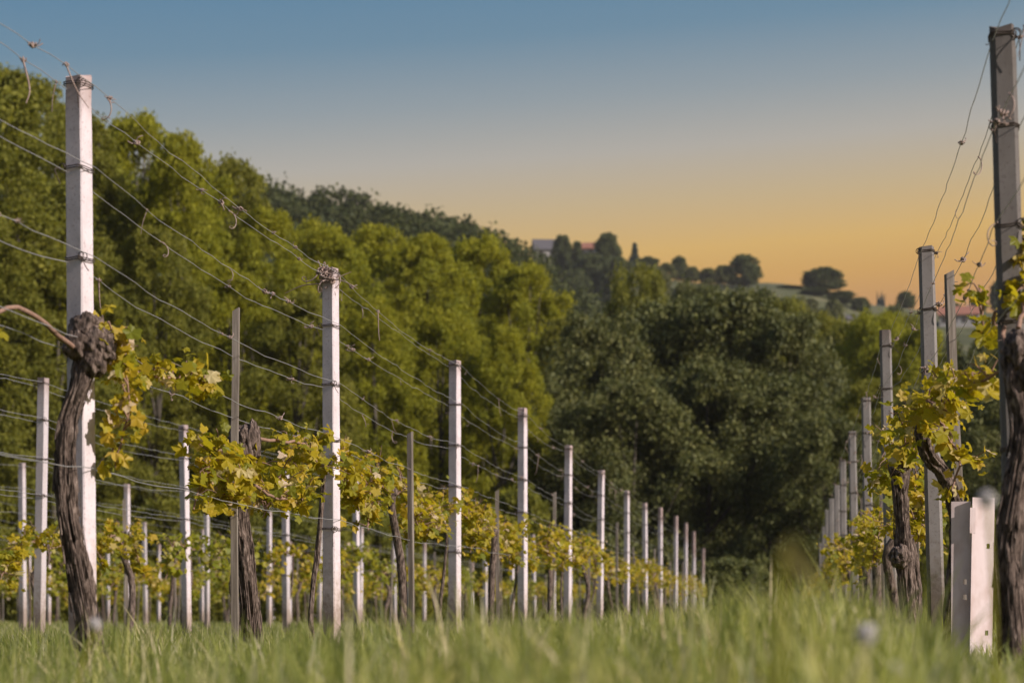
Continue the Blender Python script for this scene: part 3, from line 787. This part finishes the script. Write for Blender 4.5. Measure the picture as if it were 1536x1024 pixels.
for k, (y, stake, i) in enumerate(mids):
    D = Dof(X1, y); x = X1
    if k == 0:
        y = Yof(366, X1 + .02); D = Dof(X1, y)
        b = np.array([X1 + .01, y, float(ground_z(X1, y))])
        D = 10.3; pth = [P(378, 985, D), P(374, 900, D), P(366, 830, D), P(358, 770, D), P(364, 720, D), P(364, 680, D), P(368, 655, D)]
        vine(b, D, 777, 'second vine with shaggy bark trunk beside the tall grey stake', GV1, path=pth, rad=.034,
             lumps=[((0, 0, 0), (.044, .045, .05)), ((-.03, 0, -.02), (.04, .045, .06)), ((.03, 0, -.03), (.036, .04, .09)), ((.0, 0, -.08), (.05, .05, .07))], strands=150,
             canes=[dict(off=(.0, .03, .0), end_dy=1.25, drop=.02, n_sh=9, rad=.007, side=.03, bare=.2, rise=.02, shl=(.02, .08), lf=(.03, .05)),
                    dict(off=(.0, -.05, -.13), end_dy=-1.0, drop=.22, n_sh=30, rad=.006, side=.04, rise=-.03, shl=(.03, .14)),
                    dict(off=(.0, -.05, -.22), end_dy=-.35, drop=.12, n_sh=20, rad=.006, side=-.03, rise=-.03, shl=(.03, .14)),
                    dict(off=(.03, .02, -.2), end_dy=.85, drop=.05, n_sh=17, rad=.006, side=.02, rise=-.02, shl=(.03, .13), bare=.3)])
        ys = Yof(353, X1 + .05)
        wood_stake(*(P(353, HY, 10.15)[:2]), 1.27, 0.0, .0, 9, 'tall grey wooden stake beside the shaggy second vine', 'wooden stakes of the front left row', .027)
        continue
    b = np.array([x + (.03 * math.sin(k * 2.3) if stake else -.045), y, float(ground_z(x, y))])
    lab = ('vine beside a wooden stake, ' if stake else 'slim vine tied to a concrete post, ') + ORD[k + 1] + ' in the front left row'
    vine(b, D, 1000 + k * 13, lab, GV1, rad=.0115 if not stake else .027, head=.66 + .06 * math.sin(k) if k > 0 else .62, dens=1.1 if k > 1 else 1.3, size=1.05, slim=not stake)
    if stake: wood_stake(x + .04, y + .05, stk_tops[i], random.gauss(0, .02) if i != 6 else -.09, random.gauss(0, .01), 30 + k, ORD[i + 1] + ' grey wooden stake in the front left vine row', 'wooden stakes of the front left row')
LN = ['top', 'second highest', 'third highest', 'fourth highest', 'lowest']
SN = {-1: 'left', 1: 'right'}
def row_wires(posts, rowname, seed, levels, sides, nt_, rad=.0015):
    k = 0
    for li, lev in enumerate(levels):
        for s in sides if li < 4 else (1,):
            k += 1
            two = len(sides) > 1 and li < 4
            wire(posts, lev + (.012 if s > 0 else -.012), s, seed + k, (LN[li] + ' trellis wire' + (' on the ' + SN[s] + ' side' if two else '') + ' of the ' + rowname), 'trellis wires of the ' + rowname, ntend=nt_[li], rad=rad)
row_wires(posts1, 'front left row', 4000, LEV + [.45], (-1, 1), [20, 13, 12, 6, 0])

# ---------------------------------------------------------------- the right row
RP = [(1503, 43, -.030, .64), (1389, 370, -.028, .665), (1328, 495, -.022, .64), (1299, 597, -.015, .65), (1278, 647, -.02, .64), (1264, 690, -.01, .65), (1255, 728, -.01, .65),
      (1247, 748, 0, .65), (1241, 765, 0, .65), (1236, 790, 0, .65), (1231, 815, .01, .65)]
postsR = []
for i, (px, py, lean, X) in enumerate(RP):
    y = Yof(px, X); D = Dof(X, y); top = (HY - py) / F * D
    H = CZ + top - float(ground_z(X, y))
    xb = X - math.tan(lean) * H          # foot offset so the top lands where the photo has it
    postsR.append((X - math.tan(lean) * .35, y, top))
    lab = ['nearest tall concrete post at the right edge of the picture', 'second concrete post of the right row, leaning left above the vine guard'][i] if i < 2 else ORD[i] + ' pale concrete post from the camera in the right row'
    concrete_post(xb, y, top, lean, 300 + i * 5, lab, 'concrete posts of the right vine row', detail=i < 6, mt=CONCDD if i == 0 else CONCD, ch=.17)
row_wires(postsR, 'right row', 5000, LEV, (-1, 1), [16, 14, 10, 6])
GVR = 'grapevines of the right row'
def gb(px, D):
    b = P(px, HY, D); b[2] = float(ground_z(b[0], b[1])); return b
vine(gb(1518, 6.95), 7, 601, 'thick dark vine trunk at the right picture edge', GVR,
     path=[P(1522, 1030, 6.95), P(1514, 900, 6.95), P(1512, 820, 6.95), P(1524, 730, 6.95), P(1536, 650, 6.95), P(1524, 575, 6.95), P(1528, 525, 6.95)], rad=.035,
     lumps=[((0, 0, .0), (.045, .05, .06)), ((.03, 0, -.06), (.045, .05, .06))], strands=50,
     canes=[dict(off=(-.03, .05, .0), end_dy=.5, drop=-.26, n_sh=9, rad=.006, side=-.02, rise=.12, bare=.4, shl=(.02, .07), lf=(.03, .06)),
            dict(off=(-.04, .05, .0), end_dy=.7, drop=.0, n_sh=11, rad=.005, side=-.03, rise=-.02, bare=.4, shl=(.02, .09), lf=(.03, .06)),
            dict(off=(.0, -.02, .06), end_dy=.25, drop=-.42, n_sh=12, rad=.006, side=.03, rise=.1, bare=.3, shl=(.02, .07), lf=(.03, .06))])
vine(gb(1440, 9.9), 9.9, 602, 'twisted dark vine rising behind the pale vine guard', GVR,
     path=[P(1420, 1000, 9.9), P(1432, 880, 9.9), P(1436, 780, 9.9), P(1418, 715, 9.85), P(1392, 682, 9.8), P(1384, 645, 9.8), P(1396, 620, 9.8)], rad=.030,
     lumps=[((0, 0, 0), (.035, .04, .035))], strands=40,
     canes=[dict(off=(.0, -.03, .0), end_dy=-.7, drop=-.0, n_sh=17, rad=.007, side=.02, rise=.03),
            dict(off=(.0, .03, .0), end_dy=.6, drop=.1, n_sh=13, rad=.006, side=-.03, rise=.04),
            dict(off=(.02, .0, -.04), end_dy=-.25, drop=.28, n_sh=13, rad=.006, side=.05, rise=-.02)])
vine(gb(1358, 11.3), 11.3, 603, 'thick vine trunk with a round burl in the right row', GVR,
     path=[P(1372, 990, 11.3), P(1362, 900, 11.3), P(1356, 820, 11.3), P(1352, 750, 11.3), P(1350, 700, 11.3)], rad=.037,
     lumps=[((0, 0, 0), (.05, .06, .05)), ((.0, -.045, -.42), (.05, .05, .055))], strands=50,
     canes=[dict(off=(.0, -.03, .02), end_dy=-.45, drop=-.03, n_sh=10, rad=.007, side=.02, rise=.06),
            dict(off=(.0, .03, .02), end_dy=.7, drop=.05, n_sh=14, rad=.006, side=-.03, rise=.04)])
wood_stake(*(P(1450, HY, 10.1)[:2]), 1.42, -.048, 0, 71, 'dark wooden stake leaning left behind the pale vine guard', 'wooden stakes of the right row', .034)
Rv = [(13.0, 1.05, .03), (15.0, 0, .03), (17.4, 1.0, .03), (19.5, 0, .028), (21.5, 1.05, .028), (23.6, 0, .025), (25.8, 1.0, .025), (28, 0, .025), (30.5, 1, .025), (33, 0, .025), (36, 1, .025), (39, 0, .025), (43, 1, .025), (48, 0, .025), (54, 1, .025), (60, 0, .025)]
for k, (y, st, rd) in enumerate(Rv):
    b = np.array([.66 + .03 * math.sin(k * 1.9), y, float(ground_z(.66, y))])
    vine(b, Dof(.66, y), 2000 + k * 17, ORD[k + 3] + ' vine from the camera in the right row', GVR, rad=rd, head=.58 + .05 * math.sin(k * 2), dens=1.1)
    if st: wood_stake(.70, y + .06, st + .05 * math.sin(k), random.gauss(0, .02), 0, 90 + k, ORD[k // 2 + 1] + ' grey wooden stake in the right row beyond the vine guard', 'wooden stakes of the right row')

# pale vine guard (two folded corrugated boards with notches)
GUARD = solid('pale_guard_board', [(0, (.50, .38, .37)), (.5, (.63, .52, .53)), (1, (.72, .63, .66))], 5, (1, 1, .4), rough=.7, bump=.2, extra=lambda t, c: mixc(t, c, ramp(t, [(.35, (.62, .52, .44)), (.55, (1, 1, 1))], texn(t, 12, 5, (1, 1, .5))), .55, 'MULTIPLY'))
g0 = P(1449, HY, 9.5); g0[2] = float(ground_z(g0[0], g0[1]))
gt = empty('vine_guard', g0, 'pale pinkish folded vine guard with square notches, leaning open', 'vine guard')
def board(p0, p1, z0, z1, th, notches, lean, name):
    """upright board from p0 to p1 with square notches cut out of it"""
    p0 = np.array(p0, float); p1 = np.array(p1, float); d = p1 - p0; Lw = np.linalg.norm(d); d /= Lw; nrm = np.array([-d[1], d[0]])
    us = sorted(set([0, Lw] + [q for n_ in notches for q in (n_[0], n_[1])])); vs_ = sorted(set([z0, z1] + [q for n_ in notches for q in (n_[2], n_[3])]))
    m = MB()
    for i in range(len(us) - 1):
        for j in range(len(vs_) - 1):
            uc, vc = (us[i] + us[i + 1]) / 2, (vs_[j] + vs_[j + 1]) / 2
            if any(n_[0] < uc < n_[1] and n_[2] < vc < n_[3] for n_ in notches): continue
            V = []
            for t_ in (-th / 2, th / 2):
                for (u_, z_) in ((us[i], vs_[j]), (us[i + 1], vs_[j]), (us[i + 1], vs_[j + 1]), (us[i], vs_[j + 1])):
                    q = p0 + d * u_ + nrm * t_ + np.array(lean) * z_
                    V.append((q[0], q[1], z_))
            fs = [[0, 3, 2, 1], [4, 5, 6, 7]]
            m.add(V, fs)
            for a, b2, test in ((0, 1, j == 0), (2, 3, j == len(vs_) - 2), (3, 0, i == 0), (1, 2, i == len(us) - 2)):
                m.add([V[a], V[b2], V[b2 + 4], V[a + 4]], [[0, 1, 2, 3]])
    return m.build(name, GUARD, gt)
GH = .63
board((-.058, -.012), (.018, -.016), -.02, GH - .005, .004, [(.046, .060, .30, .32), (.046, .060, .24, .26)], (0, 0), 'side_board')
board((.010, -.040), (.100, .015), -.02, GH + .01, .004, [(.07, .086, .44, .46), (.07, .086, .10, .12)], (.018, 0), 'front_board')
board((.004, -.043), (.026, -.035), GH - .13, GH - .03, .003, [], (.014, 0), 'folded_flap')

# ---------------------------------------------------------------- rows further left
rows = [(-5.52, 17.5, 'second row from the right, behind the front left row'), (-8.8, 27.3, 'third'), (-12.1, 36.0, 'fourth'), (-15.4, 45.0, 'fifth'), (-18.7, 54.0, 'sixth')]
for ri, (X, ystart, _) in enumerate(rows):
    rn = ORD[ri + 1] + ' vine row leftwards'
    y = ystart - 4.5; k = 0; pl = []
    while y < 74:
        px = 0
        top = 1.73 + random.gauss(0, .03) - (.5 * sstep(60, 74, y))
        if True:
            pl.append((X, y, float(top)))
            concrete_post(X, y, float(top), random.gauss(0, .013), 600 + ri * 40 + k, ORD[k] + ' concrete post from the near end of the ' + rn, 'concrete posts of the ' + rn, detail=ri == 0 and y < 30, w=.064, rot=R(-20 + random.gauss(0, 4)))
        for j, st in ((.1, False), (2.3, True)):
            yy = y + j; b = np.array([X + random.gauss(0, .04), yy, float(ground_z(X, yy))])
            lab = ('vine beside a stake, ' if st else 'vine beside a concrete post, ') + ORD[2 * k + st] + ' in the ' + rn
            vine(b, Dof(X, yy), 7000 + ri * 500 + k * 7 + st, lab, 'grapevines of the ' + rn, rad=.028 if st else .014, head=.58 + random.gauss(0, .06), dens=.78 if ri < 2 else .66, size=1.15 + .1 * ri, material=VLEAF if (k + ri) % 2 else VLEAF2)
            if st: wood_stake(X + .04, yy + .05, 1.0 + random.gauss(0, .12), random.gauss(0, .03), random.gauss(0, .02), 800 + ri * 40 + k, ORD[k] + ' wooden stake from the near end of the ' + rn, 'wooden stakes of the ' + rn)
        y += 4.5; k += 1
    row_wires(pl, rn, 6000 + ri * 50, LEV, (1,) if ri else (-1, 1), [0, 0, 0, 0, 0], rad=.0020)

# ---------------------------------------------------------------- grass
def grass(n, ymin, ymax, hf, wscale, seed, spread=1.3, lo=-.26, hi=.26, wmul=1.0, gaps=True):
    r = np.random.default_rng(seed)
    D = np.sqrt(r.random(n) * (ymax ** 2 - ymin ** 2) + ymin ** 2)
    t = r.uniform(lo, hi, n)
    x = D * t * CT - D * ST; y = D * t * ST + D * CT
    if gaps:       # blades stand in tufts with gaps between
        tf_ = np.sin(x * 17 + 2 * np.sin(y * 7)) * np.sin(y * 15 + 2 * np.sin(x * 9)) + .5 * np.sin(x * 31 + y * 12) * np.sin(y * 29 - x * 8)
        k = r.random(n) < np.clip(.42 + tf_ * .9, .04, 1); x, y, D = x[k], y[k], D[k]; n = len(x)
    z = ground_z(x, y) - .01
    # clumping
    nn = np.sin(x * 3.1 + 2 * np.sin(y * 1.3)) * np.cos(y * 2.3 + x) * .5 + np.sin(x * 9 + y * 7) * .25
    h = hf(x, y, D, r) * (1 + .22 * nn) * r.uniform(.55, 1.15, n)
    a = r.random(n) * 2 * np.pi; bend = r.uniform(.05, .75, n) ** 1.3 * h
    dx, dy = np.cos(a), np.sin(a); w = r.uniform(.0016, .0042, n) * wmul * (1 + wscale * D)
    fa = a + np.pi / 2 + r.normal(size=n) * .4; wx, wy = np.cos(fa), np.sin(fa)
    V = np.zeros((n, 7, 3))
    for i, (u, ww) in enumerate(((0, 1), (.4, .85), (.75, .5))):
        cx = x + dx * bend * u ** 2.2; cy = y + dy * bend * u ** 2.2; cz = z + h * (u - .12 * u * u)
        for s, q in ((-1, 0), (1, 1)):
            V[:, i * 2 + q, 0] = cx + s * wx * w * ww * .5; V[:, i * 2 + q, 1] = cy + s * wy * w * ww * .5; V[:, i * 2 + q, 2] = cz
    V[:, 6, 0] = x + dx * bend; V[:, 6, 1] = y + dy * bend; V[:, 6, 2] = z + h * .88
    fl = np.array([[0, 1, 3], [0, 3, 2], [2, 3, 5], [2, 5, 4], [4, 5, 6]])
    m = MB(); m.add(V.reshape(-1, 3), (fl[None] + (np.arange(n) * 7)[:, None, None]).reshape(-1, 3))
    return m
def tuft(x, y):
    return np.sin(x * 5.3 + 1.7 * np.sin(y * 3.1)) * np.sin(y * 4.3 + 2 * np.sin(x * 2.7)) + .6 * np.sin(x * 13 + y * 5) * np.sin(y * 11 - x * 4)
def h_near(x, y, D, r):
    b = .155 + .035 * sstep(3, 5, D) + .035 * sstep(-1.0, .15, x) * (.55 + .45 * sstep(2.2, 4.5, D))
    return b * (1 + .38 * tuft(x, y)) * (1 - .45 * sstep(.055, .08, x / D))
def h_mid(x, y, D, r):
    b = .160 + .065 * sstep(-1.3, .1, x) * (1 - sstep(.9, 2, x)) * (1 - .45 * sstep(14, 30, D))
    b = b + .06 * (1 - sstep(8, 11, D)) * (1 - sstep(-1.3, .1, x))
    return b * (1 + .32 * tuft(x, y)) * (1 - .25 * sstep(-6, -12, x)) * (1 - .55 * sstep(.28, .5, x) * (1 - sstep(10, 13, D)))
def hs(x, y, D, r):      # stray long blades and flowering stalks
    return (.20 + .14 * sstep(-1.3, .1, x)) * (1 - .4 * sstep(.3, .5, x)) * (1 + .2 * tuft(x, y))
m = grass(26000, 1.5, 6, h_near, .0, 21, lo=-.3, hi=.3, wmul=2.3)
tag(m.build('foreground_grass', GRASS), 'tall blurred green grass close to the camera', 'grass', kind='stuff')
m = grass(150000, 5.5, 17, h_mid, .03, 22, wmul=1.7)
tag(m.build('meadow_grass', GRASS), 'green grass between and under the near vine rows', 'grass', kind='stuff')
m = grass(110000, 16, 75, h_mid, .045, 23, wmul=1.3)
tag(m.build('distant_grass', GRASS), 'grass under the far vine rows', 'grass', kind='stuff')
STRAW = foliage('dry_stalk', [(0, (.30, .30, .10)), (.5, (.42, .38, .18)), (1, (.6, .52, .34))], (.4, .38, .15), .3, .6, .2)
m = grass(5200, 4.5, 34, hs, .03, 24, wmul=.9)
tag(m.build('stalk_grass', STRAW), 'pale dry stalks standing above the green grass', 'grass', kind='stuff')

# things among the grass, close to the camera
FLUFF = foliage('seed_fluff', [(0, (.6, .56, .56)), (1, (.8, .76, .76))], (.7, .7, .7), .4, .8, .1)
def dandelion(px, py, D, rad_, label, seed):
    r = np.random.default_rng(seed); c = P(px, py, D); gz = float(ground_z(c[0], c[1]))
    root = empty('dandelion_clock', (c[0], c[1], gz), label, 'dandelion', 'dandelion seed heads in the grass')
    h = c[2] - gz; m = MB()
    tube(m, spline([(r.normal() * .02, 0, -.02), (r.normal() * .01, 0, h * .5), (0, 0, h)], 10), .002, 6); m.build('stem', CANE if False else VLEAF2, root, smooth=True)
    m = MB(); n = 170; d = unit(n, r)
    for q in d:
        e = q * rad_ * r.uniform(.85, 1.0)
        tube(m, np.array([[0, 0, 0], e]) + np.array([0, 0, h]), .00035, 3, cap=False)
    pd = d * rad_; fr = frames(unit(n, r), d); scatter(m, T4, T4F, pd + np.array([0, 0, h]), fr, np.full(n, rad_ * .55))
    m.build('seed_head', FLUFF, root)
dandelion(1481, 748, 2.6, .009, 'blurred white dandelion clock in front of the pale vine guard', 1)
dandelion(1300, 950, 2.4, .010, 'blurred white dandelion clock low in the right foreground grass', 2)
dandelion(143, 935, 3.4, .008, 'faint dandelion clock at the foot of the gnarled vine', 3)
dandelion(1345, 1005, 2.2, .007, 'small blurred seed head at the lower right of the grass', 4)
def dock(px, py, D, seed, label, mt, lean, Lf, wf):
    r = np.random.default_rng(seed); c = P(px, py, D); gz = float(ground_z(c[0], c[1])); m = MB(); n = 12
    root = empty('broad_leaf_weed', (c[0], c[1], gz), label, 'weed'); H = c[2] - gz
    mm = MB(); tube(mm, spline([(0, 0, -.02), (lean * .2, 0, H * .5), (lean, 0, H)], 8), .0022, 6); mm.build('stem', VLEAF2, root, smooth=True)
    V = []
    for i in range(n):
        u = i / (n - 1); w = wf * math.sin(math.pi * (.08 + .9 * u)) ** .8
        x = lean + Lf * .75 * u; z = H + Lf * (.55 * u - 1.3 * u * u)
        V += [(x, -w * .2, z + w * .75), (x, .3 * w * .3, z), (x, -w * .2, z - w * .75)]
    f = [[i * 3 + j, i * 3 + j + 1, i * 3 + j + 4, i * 3 + j + 3] for i in range(n - 1) for j in range(2)]
    m.add(V, f); m.build('leaf', mt, root, smooth=True)
DEAD = foliage('withered_leaf', [(0, (.16, .13, .045)), (1, (.24, .20, .06))], (.26, .22, .06), .4, .7, .2)
dock(1168, 830, 1.45, 5, 'large blurred brownish green leaf before the dark trees beside the grass lane', DEAD, .002, .032, .015)

HZ = bpy.data.materials.new('haze'); HZ.use_nodes = True; t = HZ.node_tree; t.nodes.clear()
o_ = t.nodes.new('ShaderNodeOutputMaterial'); pv = t.nodes.new('ShaderNodeVolumePrincipled')
pv.inputs['Color'].default_value = (.86, .85, .86, 1); pv.inputs['Density'].default_value = .00011
t.links.new(pv.outputs[0], o_.inputs['Volume'])
mb = MB(); box(mb, (0, 480, 60), (1400, 1040, 140)); tag(mb.build('haze', HZ), 'thin evening haze over the valley', 'haze', kind='stuff')
S.cycles.volume_bounces = 0
